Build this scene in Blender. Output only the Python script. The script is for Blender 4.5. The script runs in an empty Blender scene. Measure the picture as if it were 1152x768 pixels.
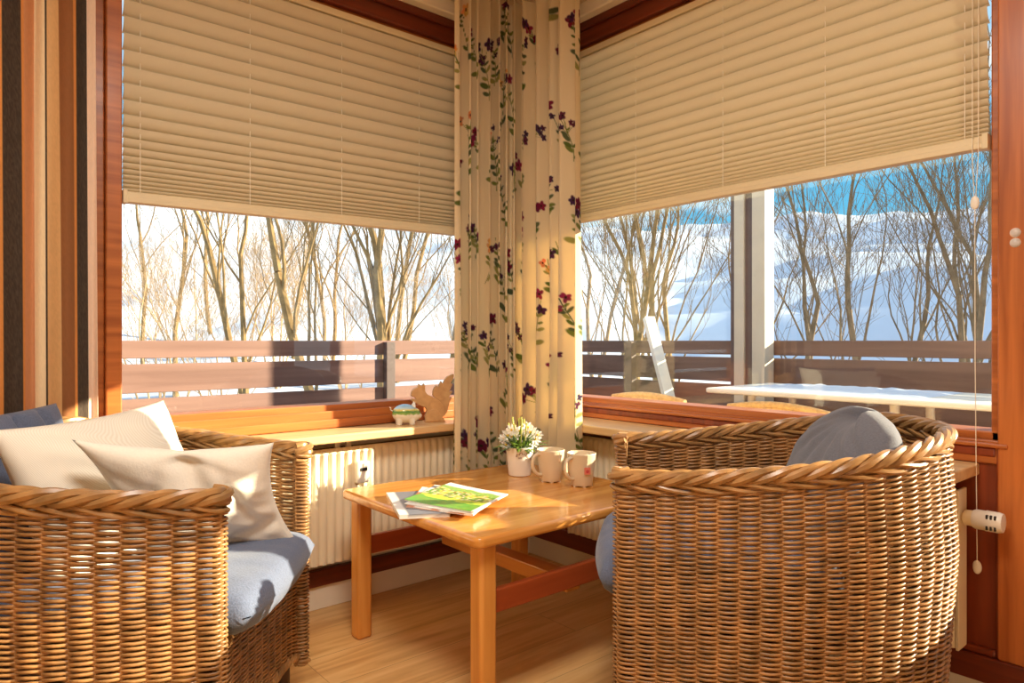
import bpy, math, random
import numpy as np
from mathutils import Vector, Matrix, noise

D = bpy.data
C = bpy.context.scene.collection
PI = math.pi
rnd = random.Random(7)

# ------------------------------------------------------------------ helpers
class MB:
    def __init__(s):
        s.v = []; s.f = []; s.c = []
    def add(s, vs, fs, col=None):
        n = len(s.v)
        s.v.extend([tuple(p) for p in vs])
        s.f.extend([tuple(i + n for i in f) for f in fs])
        if col is not None:
            s.c.extend([col] * len(vs))
        return s
    def box(s, x0, x1, y0, y1, z0, z1):
        vs = [(x, y, z) for x in (x0, x1) for y in (y0, y1) for z in (z0, z1)]
        return s.add(vs, [(0, 1, 3, 2), (4, 6, 7, 5), (0, 4, 5, 1), (2, 3, 7, 6), (0, 2, 6, 4), (1, 5, 7, 3)])
    def obox(s, c, ax, ay, az):
        c, ax, ay, az = map(Vector, (c, ax, ay, az))
        vs = [c + ax * i + ay * j + az * k for i in (-1, 1) for j in (-1, 1) for k in (-1, 1)]
        return s.add(vs, [(0, 1, 3, 2), (4, 6, 7, 5), (0, 4, 5, 1), (2, 3, 7, 6), (0, 2, 6, 4), (1, 5, 7, 3)])
    def tube(s, pts, r, n=6, cap=True):
        pts = [Vector(p) for p in pts]
        m = len(pts)
        rs = r if isinstance(r, (list, tuple)) else [r] * m
        vs = []; nrm = None
        for i in range(m):
            t = (pts[min(i + 1, m - 1)] - pts[max(i - 1, 0)])
            t = t.normalized() if t.length > 1e-9 else Vector((0, 0, 1))
            if nrm is None:
                nrm = t.orthogonal().normalized()
            else:
                nrm = nrm - t * nrm.dot(t)
                nrm = nrm.normalized() if nrm.length > 1e-6 else t.orthogonal().normalized()
            b = t.cross(nrm)
            for k in range(n):
                a = 2 * PI * k / n
                vs.append(pts[i] + (nrm * math.cos(a) + b * math.sin(a)) * rs[i])
        fs = [(i * n + k, i * n + (k + 1) % n, (i + 1) * n + (k + 1) % n, (i + 1) * n + k) for i in range(m - 1) for k in range(n)]
        if cap:
            fs.append(tuple(range(n))[::-1]); fs.append(tuple((m - 1) * n + k for k in range(n)))
        return s.add(vs, fs)
    def lathe(s, prof, c=(0, 0, 0), n=32):
        c = Vector(c); vs = []
        for r, z in prof:
            for k in range(n):
                a = 2 * PI * k / n
                vs.append((c.x + r * math.cos(a), c.y + r * math.sin(a), c.z + z))
        m = len(prof)
        fs = [(i * n + k, i * n + (k + 1) % n, (i + 1) * n + (k + 1) % n, (i + 1) * n + k) for i in range(m - 1) for k in range(n)]
        return s.add(vs, fs)
    def ell(s, c, r, n=14, m=8, M=None):
        c = Vector(c); vs = []
        for i in range(m + 1):
            th = PI * i / m
            for k in range(n):
                a = 2 * PI * k / n
                p = Vector((r[0] * math.sin(th) * math.cos(a), r[1] * math.sin(th) * math.sin(a), r[2] * math.cos(th)))
                if M is not None: p = M @ p
                vs.append(c + p)
        fs = [(i * n + k, i * n + (k + 1) % n, (i + 1) * n + (k + 1) % n, (i + 1) * n + k) for i in range(m) for k in range(n)]
        return s.add(vs, fs)
    def prism(s, pts, z0, z1):          # outline in local x,y ; extruded
        n = len(pts)
        vs = [(p[0], p[1], z0) for p in pts] + [(p[0], p[1], z1) for p in pts]
        fs = [tuple(range(n))[::-1], tuple(range(n, 2 * n))] + [(i, (i + 1) % n, n + (i + 1) % n, n + i) for i in range(n)]
        return s.add(vs, fs)
    def build(s, name, m, parent=None, smooth=True, bevel=0, seg=2, sub=0, ang=40):
        me = D.meshes.new(name)
        me.from_pydata(s.v, [], s.f); me.update()
        return finish(name, me, m, parent, smooth, bevel, seg, sub, ang, s.c)

def finish(name, me, m, parent=None, smooth=True, bevel=0, seg=2, sub=0, ang=40, cols=None):
    o = D.objects.new(name, me); C.objects.link(o)
    if m: me.materials.append(m)
    if cols is not None and len(cols) == len(me.vertices):
        at = me.color_attributes.new('Col', 'FLOAT_COLOR', 'POINT')
        arr = np.ones((len(cols), 4), 'f'); arr[:, :3] = np.array(cols, 'f')[:, :3]
        at.data.foreach_set('color', arr.ravel())
    if parent: o.parent = parent
    if smooth:
        me.polygons.foreach_set('use_smooth', [True] * len(me.polygons))
        if hasattr(me, 'set_sharp_from_angle'): me.set_sharp_from_angle(angle=math.radians(ang))
    if bevel:
        b = o.modifiers.new('Bevel', 'BEVEL'); b.width = bevel; b.segments = seg; b.limit_method = 'ANGLE'
        b.harden_normals = False
    if sub:
        d = o.modifiers.new('Sub', 'SUBSURF'); d.levels = sub; d.render_levels = sub
    return o

def npmesh(name, V, F, m, parent=None, col=None, ang=None):
    me = D.meshes.new(name)
    V = np.asarray(V, 'f'); F = np.asarray(F, 'i')
    me.vertices.add(len(V)); me.vertices.foreach_set('co', V.ravel())
    me.loops.add(F.size); me.loops.foreach_set('vertex_index', F.ravel())
    k = F.shape[1]
    me.polygons.add(len(F)); me.polygons.foreach_set('loop_start', np.arange(len(F)) * k)
    me.polygons.foreach_set('loop_total', np.full(len(F), k))
    me.update(calc_edges=True); me.validate()
    me.polygons.foreach_set('use_smooth', [True] * len(me.polygons))
    if ang: me.set_sharp_from_angle(angle=math.radians(ang))
    o = D.objects.new(name, me); C.objects.link(o); me.materials.append(m)
    if col is not None:
        at = me.color_attributes.new('Col', 'FLOAT_COLOR', 'POINT')
        arr = np.ones((len(V), 4), 'f'); arr[:, :3] = col
        at.data.foreach_set('color', arr.ravel())
    if parent: o.parent = parent
    return o

def grid_faces(nr, nc, wrap=False):
    r = np.arange(nr - 1)[:, None]; cN = nc if wrap else nc - 1
    c = np.arange(cN)[None, :]
    c2 = (c + 1) % nc
    return np.stack([r * nc + c, r * nc + c2, (r + 1) * nc + c2, (r + 1) * nc + c], -1).reshape(-1, 4)

def thing(name, label, cat, loc=(0, 0, 0), rz=0, group=None):
    o = D.objects.new(name, None); C.objects.link(o)
    o.empty_display_size = .05
    o.location = loc; o.rotation_euler = (0, 0, rz)
    return tag(o, label, cat, group)
def tag(o, label, cat, group=None, kind=None):
    o['label'] = label; o['category'] = cat
    if group: o['group'] = group
    if kind: o['kind'] = kind
    return o
def structure(o):
    o['kind'] = 'structure'; return o
def empty(name):
    o = D.objects.new(name, None); C.objects.link(o); o.empty_display_size = .05; return o

# ------------------------------------------------------------------ materials
def newmat(name):
    m = D.materials.new(name); m.use_nodes = True
    nt = m.node_tree
    return m, nt, nt.nodes['Principled BSDF'], nt.nodes['Material Output']
def N(nt, t, **kw):
    n = nt.nodes.new(t)
    for k, v in kw.items(): setattr(n, k, v)
    return n
def mapped(nt, scale, coord='Object', rot=(0, 0, 0)):
    tc = N(nt, 'ShaderNodeTexCoord'); mp = N(nt, 'ShaderNodeMapping')
    mp.inputs['Scale'].default_value = scale; mp.inputs['Rotation'].default_value = rot
    nt.links.new(tc.outputs[coord], mp.inputs[0]); return mp
def ramp(nt, fac, stops):
    r = N(nt, 'ShaderNodeValToRGB')
    el = r.color_ramp.elements
    while len(el) < len(stops): el.new(.5)
    for e, (p, c) in zip(el, stops): e.position = p; e.color = (*c, 1)
    nt.links.new(fac, r.inputs[0]); return r
def plain(name, col, rough=.5, var=.0, scale=30, bump=0, metal=0, sheen=0, coord='Object', spec=.5, transl=0):
    m, nt, b, out = newmat(name)
    b.inputs['Roughness'].default_value = rough; b.inputs['Metallic'].default_value = metal
    b.inputs['Specular IOR Level'].default_value = spec
    if sheen: b.inputs['Sheen Weight'].default_value = sheen
    mp = mapped(nt, (scale,) * 3, coord)
    nz = N(nt, 'ShaderNodeTexNoise'); nz.inputs['Scale'].default_value = 1; nz.inputs['Detail'].default_value = 3
    nt.links.new(mp.outputs[0], nz.inputs['Vector'])
    lo = tuple(c * (1 - var) for c in col); hi = tuple(min(1, c * (1 + var)) for c in col)
    r = ramp(nt, nz.outputs['Fac'], [(.3, lo), (.7, hi)])
    nt.links.new(r.outputs[0], b.inputs['Base Color'])
    if bump:
        bp = N(nt, 'ShaderNodeBump'); bp.inputs['Strength'].default_value = bump; bp.inputs['Distance'].default_value = .002
        nt.links.new(nz.outputs['Fac'], bp.inputs['Height']); nt.links.new(bp.outputs[0], b.inputs['Normal'])
    if transl: add_transl(nt, b, out, r.outputs[0], transl)
    return m
def add_transl(nt, b, out, colsock, w):
    t = N(nt, 'ShaderNodeBsdfTranslucent'); mx = N(nt, 'ShaderNodeMixShader'); mx.inputs[0].default_value = w
    nt.links.new(colsock, t.inputs[0]); nt.links.new(b.outputs[0], mx.inputs[1]); nt.links.new(t.outputs[0], mx.inputs[2])
    nt.links.new(mx.outputs[0], out.inputs[0])
def wood(name, c1, c2, axis=0, rough=.35, scale=14, bump=.1, coat=0):
    m, nt, b, out = newmat(name)
    sc = [scale * 1.6] * 3; sc[axis] = scale * .09
    mp = mapped(nt, sc)
    nz = N(nt, 'ShaderNodeTexNoise'); nz.inputs['Scale'].default_value = 1.5; nz.inputs['Detail'].default_value = 5; nz.inputs['Distortion'].default_value = .6
    nt.links.new(mp.outputs[0], nz.inputs['Vector'])
    r = ramp(nt, nz.outputs['Fac'], [(.3, c1), (.5, tuple((a + c) / 2 for a, c in zip(c1, c2))), (.72, c2)])
    nt.links.new(r.outputs[0], b.inputs['Base Color'])
    b.inputs['Roughness'].default_value = rough
    if coat: b.inputs['Coat Weight'].default_value = coat; b.inputs['Coat Roughness'].default_value = .15
    bp = N(nt, 'ShaderNodeBump'); bp.inputs['Strength'].default_value = bump; bp.inputs['Distance'].default_value = .001
    nt.links.new(nz.outputs['Fac'], bp.inputs['Height']); nt.links.new(bp.outputs[0], b.inputs['Normal'])
    return m
def attr(name, rough=.7, transl=0, weave=0, sheen=0, spec=.3):
    m, nt, b, out = newmat(name)
    a = N(nt, 'ShaderNodeAttribute'); a.attribute_name = 'Col'
    nt.links.new(a.outputs['Color'], b.inputs['Base Color'])
    b.inputs['Roughness'].default_value = rough; b.inputs['Specular IOR Level'].default_value = spec
    if sheen: b.inputs['Sheen Weight'].default_value = sheen
    if weave:
        mp = mapped(nt, (weave,) * 3)
        nz = N(nt, 'ShaderNodeTexNoise'); nz.inputs['Scale'].default_value = 1; nz.inputs['Detail'].default_value = 4
        nt.links.new(mp.outputs[0], nz.inputs['Vector'])
        bp = N(nt, 'ShaderNodeBump'); bp.inputs['Strength'].default_value = .35; bp.inputs['Distance'].default_value = .002
        nt.links.new(nz.outputs['Fac'], bp.inputs['Height']); nt.links.new(bp.outputs[0], b.inputs['Normal'])
    if transl: add_transl(nt, b, out, a.outputs['Color'], transl)
    return m

def s2l(r, g, b):
    f = lambda c: ((c / 255 + .055) / 1.055) ** 2.4 if c > 10 else c / 255 / 12.92
    return (f(r), f(g), f(b))

M_red_v = wood('red stained wood upright', s2l(158, 84, 36), s2l(204, 120, 58), 2, .38, 14, .1, .1)
M_red_x = wood('red stained wood along wall', s2l(158, 84, 36), s2l(204, 120, 58), 0, .38, 14, .1, .1)
M_red_y = wood('red stained wood along side wall', s2l(158, 84, 36), s2l(204, 120, 58), 1, .38, 14, .1, .1)
M_dred_v = wood('dark red panel wood', s2l(112, 44, 22), s2l(150, 66, 32), 2, .4, 12, .1, .1)
M_dred_x = wood('dark red trim wood along wall', s2l(92, 36, 22), s2l(125, 52, 28), 0, .4)
M_dred_y = wood('dark red trim wood along side wall', s2l(92, 36, 22), s2l(125, 52, 28), 1, .4)
M_sill_x = wood('pale sill wood along wall', s2l(212, 172, 118), s2l(238, 204, 150), 0, .32, 10)
M_sill_y = wood('pale sill wood along side wall', s2l(212, 172, 118), s2l(238, 204, 150), 1, .32, 10)
M_tab_x = wood('honey table wood lengthwise', s2l(202, 130, 54), s2l(232, 168, 86), 0, .2, 9, .05, .3)
M_tab_y = wood('honey table wood crosswise', s2l(200, 126, 52), s2l(228, 162, 82), 1, .3, 9, .05, .1)
M_tab_z = wood('honey table wood upright', s2l(200, 126, 52), s2l(228, 162, 82), 2, .3, 9, .05, .1)
M_rail_x = wood('brown rail wood lengthwise', s2l(150, 66, 30), s2l(176, 86, 44), 0, .35, 9, .05)
M_plaster = plain('cream plaster', s2l(236, 222, 196), .85, .02, 20, .1)
M_ceil = plain('beige ceiling', s2l(222, 202, 172), .85, .02, 12, .05)
M_corn = plain('white cornice', s2l(240, 230, 210), .7, .02, 12)
M_skirt = plain('white skirting', s2l(236, 226, 206), .5, .02, 12)
M_rad = plain('cream radiator enamel', s2l(238, 226, 196), .35, .01, 10)
M_white = plain('white plastic', s2l(240, 236, 224), .35, .01, 10)
M_dark = plain('dark plastic', s2l(40, 36, 32), .5, .05, 20)
M_slot = plain('dark grille metal', s2l(96, 74, 50), .5, .05, 20)
M_blind = plain('beige pleated fabric', s2l(218, 204, 172), .85, .01, 300, .02, transl=.03)
M_brail = plain('beige blind rail', s2l(232, 216, 178), .45, .02, 10)
M_cord = plain('pale cord', s2l(246, 240, 222), .6, .02, 100)
M_wick = plain('brown wicker', s2l(158, 115, 70), .36, .36, 26, .3)
M_rim = plain('brown braided wicker', s2l(162, 121, 74), .34, .32, 22, .3)
M_leg = plain('dark stained legs', s2l(74, 46, 30), .5, .2, 20)
M_blue = plain('grey blue cotton', s2l(92, 102, 126), .9, .16, 260, .4, sheen=.2)
M_grey = plain('grey cotton', s2l(98, 99, 108), .9, .14, 260, .4, sheen=.2)
M_cream = plain('cream cotton', s2l(244, 237, 222), .9, .03, 200, .25, sheen=.2)
M_mug = plain('beige glazed stoneware', s2l(220, 202, 172), .25, .02, 20)
M_pot = plain('white ceramic pot', s2l(240, 234, 224), .35, .02, 20)
M_cfloral = attr('floral printed cotton', .9, .4, 700)
M_cstripe = attr('striped woven cotton', .9, .12, 500)
M_paper = attr('printed paper', .35, spec=.5)
M_leaf = plain('green leaves', s2l(122, 152, 62), .5, .3, 60, transl=.3)
M_leafg = plain('grey green leaves', s2l(112, 134, 104), .5, .25, 60, transl=.3)
M_petal = plain('white petals', s2l(246, 240, 232), .6, .03, 60, transl=.3)
M_yellow = plain('yellow flower centres', s2l(230, 190, 60), .7, .1, 60)
M_birch = wood('pale squirrel wood', s2l(196, 148, 96), s2l(220, 176, 122), 2, .55, 12)
M_birch2 = wood('squirrel tail wood', s2l(186, 140, 92), s2l(210, 168, 116), 2, .55, 12)
M_tea = plain('pink paper tag', s2l(226, 128, 104), .7, .08, 90)
M_tagw = plain('cream paper tag', s2l(236, 214, 190), .7, .05, 90)
M_snow = plain('snow', (.54, .60, .70), .8, .04, .35, .6)
M_bark = plain('tree bark', s2l(146, 118, 76), .9, .35, 6, .6)
M_barkd = plain('dark tree bark', s2l(122, 102, 76), .9, .35, 6, .6)
M_deck = wood('brown deck wood', s2l(120, 78, 56), s2l(150, 104, 78), 0, .7, 10)
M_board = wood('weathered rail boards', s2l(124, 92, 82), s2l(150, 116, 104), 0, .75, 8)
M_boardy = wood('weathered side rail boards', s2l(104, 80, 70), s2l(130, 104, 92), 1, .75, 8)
M_post = plain('grey balcony post paint', s2l(196, 188, 172), .6, .04, 10)
M_postd = plain('brown balcony post paint', s2l(96, 80, 76), .6, .1, 10)
M_gwick = plain('tan garden wicker', s2l(204, 166, 108), .6, .2, 60, .3)
M_render = plain('exterior render', s2l(206, 196, 180), .9, .04, 10)

def glassmat():
    m, nt, b, out = newmat('window glass')
    nt.nodes.remove(b)
    tr = N(nt, 'ShaderNodeBsdfTransparent'); gl = N(nt, 'ShaderNodeBsdfGlossy'); gl.inputs['Roughness'].default_value = 0
    fr = N(nt, 'ShaderNodeFresnel'); ge = N(nt, 'ShaderNodeNewGeometry'); mi = N(nt, 'ShaderNodeMapRange')
    mi.inputs['To Min'].default_value = 1.45; mi.inputs['To Max'].default_value = 1 / 1.45
    nt.links.new(ge.outputs['Backfacing'], mi.inputs[0]); nt.links.new(mi.outputs[0], fr.inputs[0])
    mx = N(nt, 'ShaderNodeMixShader')
    tr.inputs[0].default_value = (.98, .99, .98, 1)
    nt.links.new(fr.outputs[0], mx.inputs[0]); nt.links.new(tr.outputs[0], mx.inputs[1]); nt.links.new(gl.outputs[0], mx.inputs[2])
    nt.links.new(mx.outputs[0], out.inputs[0]); return m
M_glass = glassmat()
def clearplastic():
    m, nt, b, out = newmat('clear plastic')
    b.inputs['Base Color'].default_value = (.95, .9, .85, 1); b.inputs['Transmission Weight'].default_value = .35
    b.inputs['Roughness'].default_value = .12; b.inputs['IOR'].default_value = 1.4
    nz = N(nt, 'ShaderNodeTexNoise'); nz.inputs['Scale'].default_value = 60
    bp = N(nt, 'ShaderNodeBump'); bp.inputs['Strength'].default_value = .1
    nt.links.new(nz.outputs['Fac'], bp.inputs['Height']); nt.links.new(bp.outputs[0], b.inputs['Normal'])
    return m
M_clear = clearplastic()
def floormat():
    m, nt, b, out = newmat('oak laminate')
    mp = mapped(nt, (1, 1, 1))
    br = N(nt, 'ShaderNodeTexBrick'); br.offset = .37
    br.inputs['Scale'].default_value = 1; br.inputs['Brick Width'].default_value = 1.28; br.inputs['Row Height'].default_value = .192
    br.inputs['Mortar Size'].default_value = .0012; br.inputs['Mortar Smooth'].default_value = .1
    br.inputs['Color1'].default_value = (.25, .25, .25, 1); br.inputs['Color2'].default_value = (.85, .85, .85, 1); br.inputs['Mortar'].default_value = (0, 0, 0, 1)
    nt.links.new(mp.outputs[0], br.inputs['Vector'])
    mp2 = mapped(nt, (1.3, 16, 1))
    ad = N(nt, 'ShaderNodeVectorMath', operation='ADD')
    nt.links.new(mp2.outputs[0], ad.inputs[0]); nt.links.new(br.outputs['Color'], ad.inputs[1])
    nz = N(nt, 'ShaderNodeTexNoise'); nz.inputs['Scale'].default_value = 1.6; nz.inputs['Detail'].default_value = 6; nz.inputs['Distortion'].default_value = .8
    nt.links.new(ad.outputs[0], nz.inputs['Vector'])
    r = ramp(nt, nz.outputs['Fac'], [(.28, s2l(196, 146, 88)), (.5, s2l(220, 174, 112)), (.72, s2l(234, 194, 134))])
    mul = N(nt, 'ShaderNodeMixRGB', blend_type='MULTIPLY'); mul.inputs[0].default_value = 1
    r2 = ramp(nt, br.outputs['Color'], [(0, (.55, .5, .45)), (.2, (.9, .9, .88)), (.9, (1, 1, 1))])
    nt.links.new(r.outputs[0], mul.inputs[1]); nt.links.new(r2.outputs[0], mul.inputs[2])
    nt.links.new(mul.outputs[0], b.inputs['Base Color']); b.inputs['Roughness'].default_value = .38
    return m
M_floor = floormat()
def pillowmat():   # knitted cream pillow with fine diagonal ribs
    m, nt, b, out = newmat('knitted cream cotton')
    mp = mapped(nt, (1, 1, 1), 'Object', (0, .8, .5))
    w = N(nt, 'ShaderNodeTexWave'); w.inputs['Scale'].default_value = 150; w.inputs['Distortion'].default_value = .6; w.inputs['Detail'].default_value = 2; w.inputs['Detail Scale'].default_value = 8
    nt.links.new(mp.outputs[0], w.inputs['Vector'])
    r = ramp(nt, w.outputs['Fac'], [(.0, s2l(234, 226, 208)), (1, s2l(246, 240, 226))])
    nt.links.new(r.outputs[0], b.inputs['Base Color']); b.inputs['Roughness'].default_value = .95
    bp = N(nt, 'ShaderNodeBump'); bp.inputs['Strength'].default_value = .2; bp.inputs['Distance'].default_value = .001
    nt.links.new(w.outputs['Fac'], bp.inputs['Height']); nt.links.new(bp.outputs[0], b.inputs['Normal'])
    return m
M_knit = pillowmat()
def pigmat():
    m, nt, b, out = newmat('painted porcelain')
    tc = N(nt, 'ShaderNodeTexCoord'); sp = N(nt, 'ShaderNodeSeparateXYZ')
    nt.links.new(tc.outputs['Object'], sp.inputs[0])
    nz = N(nt, 'ShaderNodeTexNoise'); nz.inputs['Scale'].default_value = 90; nz.inputs['Detail'].default_value = 2
    nt.links.new(tc.outputs['Object'], nz.inputs['Vector'])
    ma = N(nt, 'ShaderNodeMath', operation='MULTIPLY_ADD'); ma.inputs[1].default_value = .012
    nt.links.new(nz.outputs['Fac'], ma.inputs[0]); nt.links.new(sp.outputs['Z'], ma.inputs[2])
    mr = N(nt, 'ShaderNodeMapRange'); mr.inputs['From Min'].default_value = .0; mr.inputs['From Max'].default_value = .09
    nt.links.new(ma.outputs[0], mr.inputs[0])
    w = s2l(240, 232, 214)
    r = ramp(nt, mr.outputs[0], [(.0, w), (.56, w), (.6, s2l(150, 180, 90)), (.7, s2l(80, 140, 70)), (.76, s2l(240, 224, 130)), (.82, s2l(190, 220, 232)), (1, s2l(140, 190, 226))])
    nt.links.new(r.outputs[0], b.inputs['Base Color']); b.inputs['Roughness'].default_value = .15
    return m
M_pig = pigmat()

# ------------------------------------------------------------------ room shell
ZC = 2.42
XW, YW = -4.4, -5.2
GL = .757           # visible bottom edge of glass
ZT = 2.258          # visible top edge of glass
structure(MB().box(XW, .12, YW, .12, -.12, 0).build('floor', M_floor, smooth=False))
structure(MB().box(XW - .1, .12, YW - .1, .12, ZC, ZC + .12).build('ceiling', M_ceil, smooth=False))
w = MB()
w.box(XW, .12, .0, .12, 0, .70).box(XW, -1.80, 0, .12, .70, ZC).box(-1.80, .12, 0, .12, 2.345, ZC).box(-.02, .12, 0, .12, .70, 2.345)
structure(w.build('wall_left', M_plaster, smooth=False))
w = MB()
w.box(0, .12, -1.95, 0, 0, .70).box(0, .12, YW, -1.95, 0, .45).box(0, .12, -.02, 0, .70, ZC).box(0, .12, YW, -.02, 2.345, ZC)
w.box(0, .12, YW, -2.95, .45, 2.345)
structure(w.build('wall_right', M_plaster, smooth=False))
w = MB().box(XW - .1, .12, YW - .1, YW, 0, ZC)
structure(w.build('wall_back', M_plaster, smooth=False))
structure(MB().box(XW - .1, XW, YW, .12, 0, ZC).build('wall_far_left', M_plaster, smooth=False))
# cornice bands on the ceiling above the windows
structure(MB().box(XW, 0, -.085, 0, 2.362, ZC).build('trim_1', M_corn, smooth=False, bevel=.006))
structure(MB().box(-.085, 0, YW, -.085, 2.362, ZC).build('trim_2', M_corn, smooth=False, bevel=.006))
# skirting with red strip
for nm, a, b_, m1, m2 in (('baseboard_left', (XW, -.0, -.018, 0), 0, M_skirt, M_dred_x), ('baseboard_right', (-.018, 0, YW, 0), 1, M_skirt, M_dred_y)):
    r = structure(MB().box(a[0], a[1], a[2], a[3], 0, .088).build(nm, m1, smooth=False, bevel=.003))
    if b_ == 0: MB().box(XW, 0, -.03, 0, .088, .148).build('cap_strip', m2, r, smooth=False, bevel=.004)
    else: MB().box(-.03, 0, YW, 0, .088, .158).build('cap_strip', m2, r, smooth=False, bevel=.004)

# ---- window 1 (left wall)
W1 = structure(empty('window_1'))
f = MB()
f.box(-1.762, -1.718, -.035, .10, .69, 2.355)                       # left upright
f.box(-1.80, -1.762, -.012, .10, .69, 2.355)
f.box(-.06, .0, -.01, .10, .69, 2.355)
f.box(-1.80, 0, 0, .10, .70, GL)                                    # bottom
f.box(-1.80, 0, -.016, 0, .672, .735)
f.box(-1.80, 0, -.028, -.01, .672, .705)
f.box(-1.80, 0, .0, .10, ZT, 2.345)                                 # top
f.build('window_frame', M_red_x, W1, smooth=False, bevel=.004)
MB().box(-1.80, 0, -.03, .0, ZT + .012, 2.33).box(-1.8, 0, -.045, 0, 2.33, 2.362).build('head_frame', M_dred_x, W1, smooth=False, bevel=.004)
MB().box(-1.73, -.03, .05, .054, .74, 2.28).build('pane', M_glass, W1, smooth=False)
MB().box(-1.90, -.30, -.195, -.005, .64, .67).build('window_sill', M_sill_x, W1, smooth=False, bevel=.006, seg=3)
# ---- window 2 (right wall)
W2 = structure(empty('window_2'))
f = MB()
f.box(-.0, .10, -1.876, -1.856, .69, 2.355)
f.box(-.012, .10, -.06, 0, .69, 2.355)
f.box(0, .10, -1.876, 0, .70, GL)
f.box(-.016, 0, -1.90, 0, .672, .735)
f.box(-.028, -.01, -1.90, 0, .716, .728)
f.box(0, .10, -1.876, 0, ZT, 2.345)
f.build('window_frame', M_red_y, W2, smooth=False, bevel=.004)
MB().box(-.03, .0, -1.9, -.0, ZT + .012, 2.33).box(-.045, 0, -1.9, 0, 2.33, 2.362).build('head_frame', M_dred_y, W2, smooth=False, bevel=.004)
MB().box(-.022, .11, -1.99, -1.876, .158, 2.362).build('mullion', M_red_v, W2, smooth=False, bevel=.004)
MB().box(.05, .054, -1.87, -.03, .74, 2.28).build('pane', M_glass, W2, smooth=False)
MB().box(-.215, -.005, -1.832, -.33, .637, .67).build('window_sill', M_sill_y, W2, smooth=False, bevel=.006, seg=3)
# panelled wainscot under window 2
pn = structure(MB().box(-.006, 0, -1.884, -.25, .158, .69).build('trim_3', M_dred_v, smooth=False))
f = MB().box(-.02, 0, -1.90, -1.872, .158, .716).box(-.02, 0, -1.872, -.25, .69, .716).box(-.02, 0, -1.872, -.25, .158, .178)
f.build('panel_moulding', M_dred_v, pn, smooth=False, bevel=.006)
# ---- window 3 (right wall, nearer than the frame shows), its blind lowered
W3 = structure(empty('window_3'))
f = MB()
f.box(-.0, .10, -2.95, -2.90, .45, 2.355).box(0, .10, -2.95, -1.99, .45, .58).box(-.016, 0, -2.95, -1.99, .45, .55).box(0, .10, -2.95, -1.99, ZT, 2.345)
f.build('window_frame', M_red_y, W3, smooth=False, bevel=.004)
MB().box(.05, .054, -2.92, -1.985, .57, 2.28).build('pane', M_glass, W3, smooth=False)

# ---------------------------------------------------------------- radiators
def radiator(nm, label, L, loc, rz, knobside):
    t = thing(nm, label, 'radiator', loc, rz)
    # local: x along 0..L, front face at y=-.07, back at y=0 ; z absolute
    n = int(L / .032) * 8
    xs = np.linspace(0, L, n + 1); ph = (xs / .032) % 1
    prof = np.clip(np.abs(ph - .5) * 5 - .9, 0, 1) * .009
    V = []
    for z, dy in ((.185, .012), (.19, 0), (.2, 0), (.585, 0), (.6, .004), (.605, .012)):
        for x, p in zip(xs, prof): V.append((x, -.07 + (p if dy == 0 else .006) + dy, z))
    npmesh('front_panel', V, grid_faces(6, n + 1), M_rad, t, ang=60)
    MB().box(0, L, -.012, -.004, .19, .6).build('back_panel', M_rad, t, smooth=False)
    MB().box(-.004, .004, -.068, -.004, .185, .607).build('end_cap', M_rad, t, smooth=False, bevel=.002)
    MB().box(L - .004, L + .004, -.068, -.004, .185, .607).build('end_cap', M_rad, t, smooth=False, bevel=.002)
    g = MB()
    for k in range(int(L / .014)): g.box(k * .014 + .004, k * .014 + .009, -.06, -.012, .585, .6)
    g.box(0, L, -.014, -.010, .585, .603); g.build('top_grille', M_slot, t, smooth=False)
    return t
r1 = radiator('radiator', 'cream ribbed radiator under the left window sill', 1.30, (-1.58, -.035, 0), 0, 0)
MB().box(.612, .664, -.094, -.068, .470, .552).build('heat_meter', M_white, r1, smooth=False, bevel=.006)['label'] = 'white heat meter box'
MB().box(.624, .652, -.0965, -.09, .516, .528).build('meter_display', M_dark, r1, smooth=False)
MB().box(.555, .575, -.03, -.02, .6, .645).build('wall_bracket', M_rad, r1, smooth=False)
MB().box(.60, .62, -.03, -.02, .6, .645).build('wall_bracket', M_rad, r1, smooth=False)
r2 = radiator('radiator', 'cream radiator under the right window sill, mostly hidden by the right armchair', 1.44, (-.045, -.37, 0), -PI / 2, 1)
# thermostatic valve at its near end  (local x = 1.44 end -> world -y)
v = MB(); R = Matrix.Rotation(PI / 2, 3, 'Y')
def lat_x(prof, x0, y, z, n=24):
    mb = MB(); vs = []
    for r, x in prof:
        for k in range(n):
            a = 2 * PI * k / n; vs.append((x0 + x, y + r * math.cos(a), z + r * math.sin(a)))
    m = len(prof)
    mb.add(vs, [(i * n + k, i * n + (k + 1) % n, (i + 1) * n + (k + 1) % n, (i + 1) * n + k) for i in range(m - 1) for k in range(n)])
    return mb
lat_x([(.012, -.02), (.012, .008), (.02, .008), (.021, .03)], 1.44, -.035, .533).build('valve_body', M_brail, r2)
hd = lat_x([(.0, .028), (.0225, .028), (.0255, .034), (.0255, .055), (.027, .057), (.0265, .085), (.024, .094), (0, .095)], 1.44, -.035, .533).build('thermostat_knob', M_white, r2)
hd['label'] = 'white thermostat knob with dark slots'
g = MB()
for zz in (.548, .52):
    for k in range(3): g.box(1.44 + .062 + k * .009, 1.44 + .066 + k * .009, -.035 - .0275, -.035 - .02, zz - .005, zz + .005)
g.build('knob_slot', M_dark, hd, smooth=False)

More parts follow.
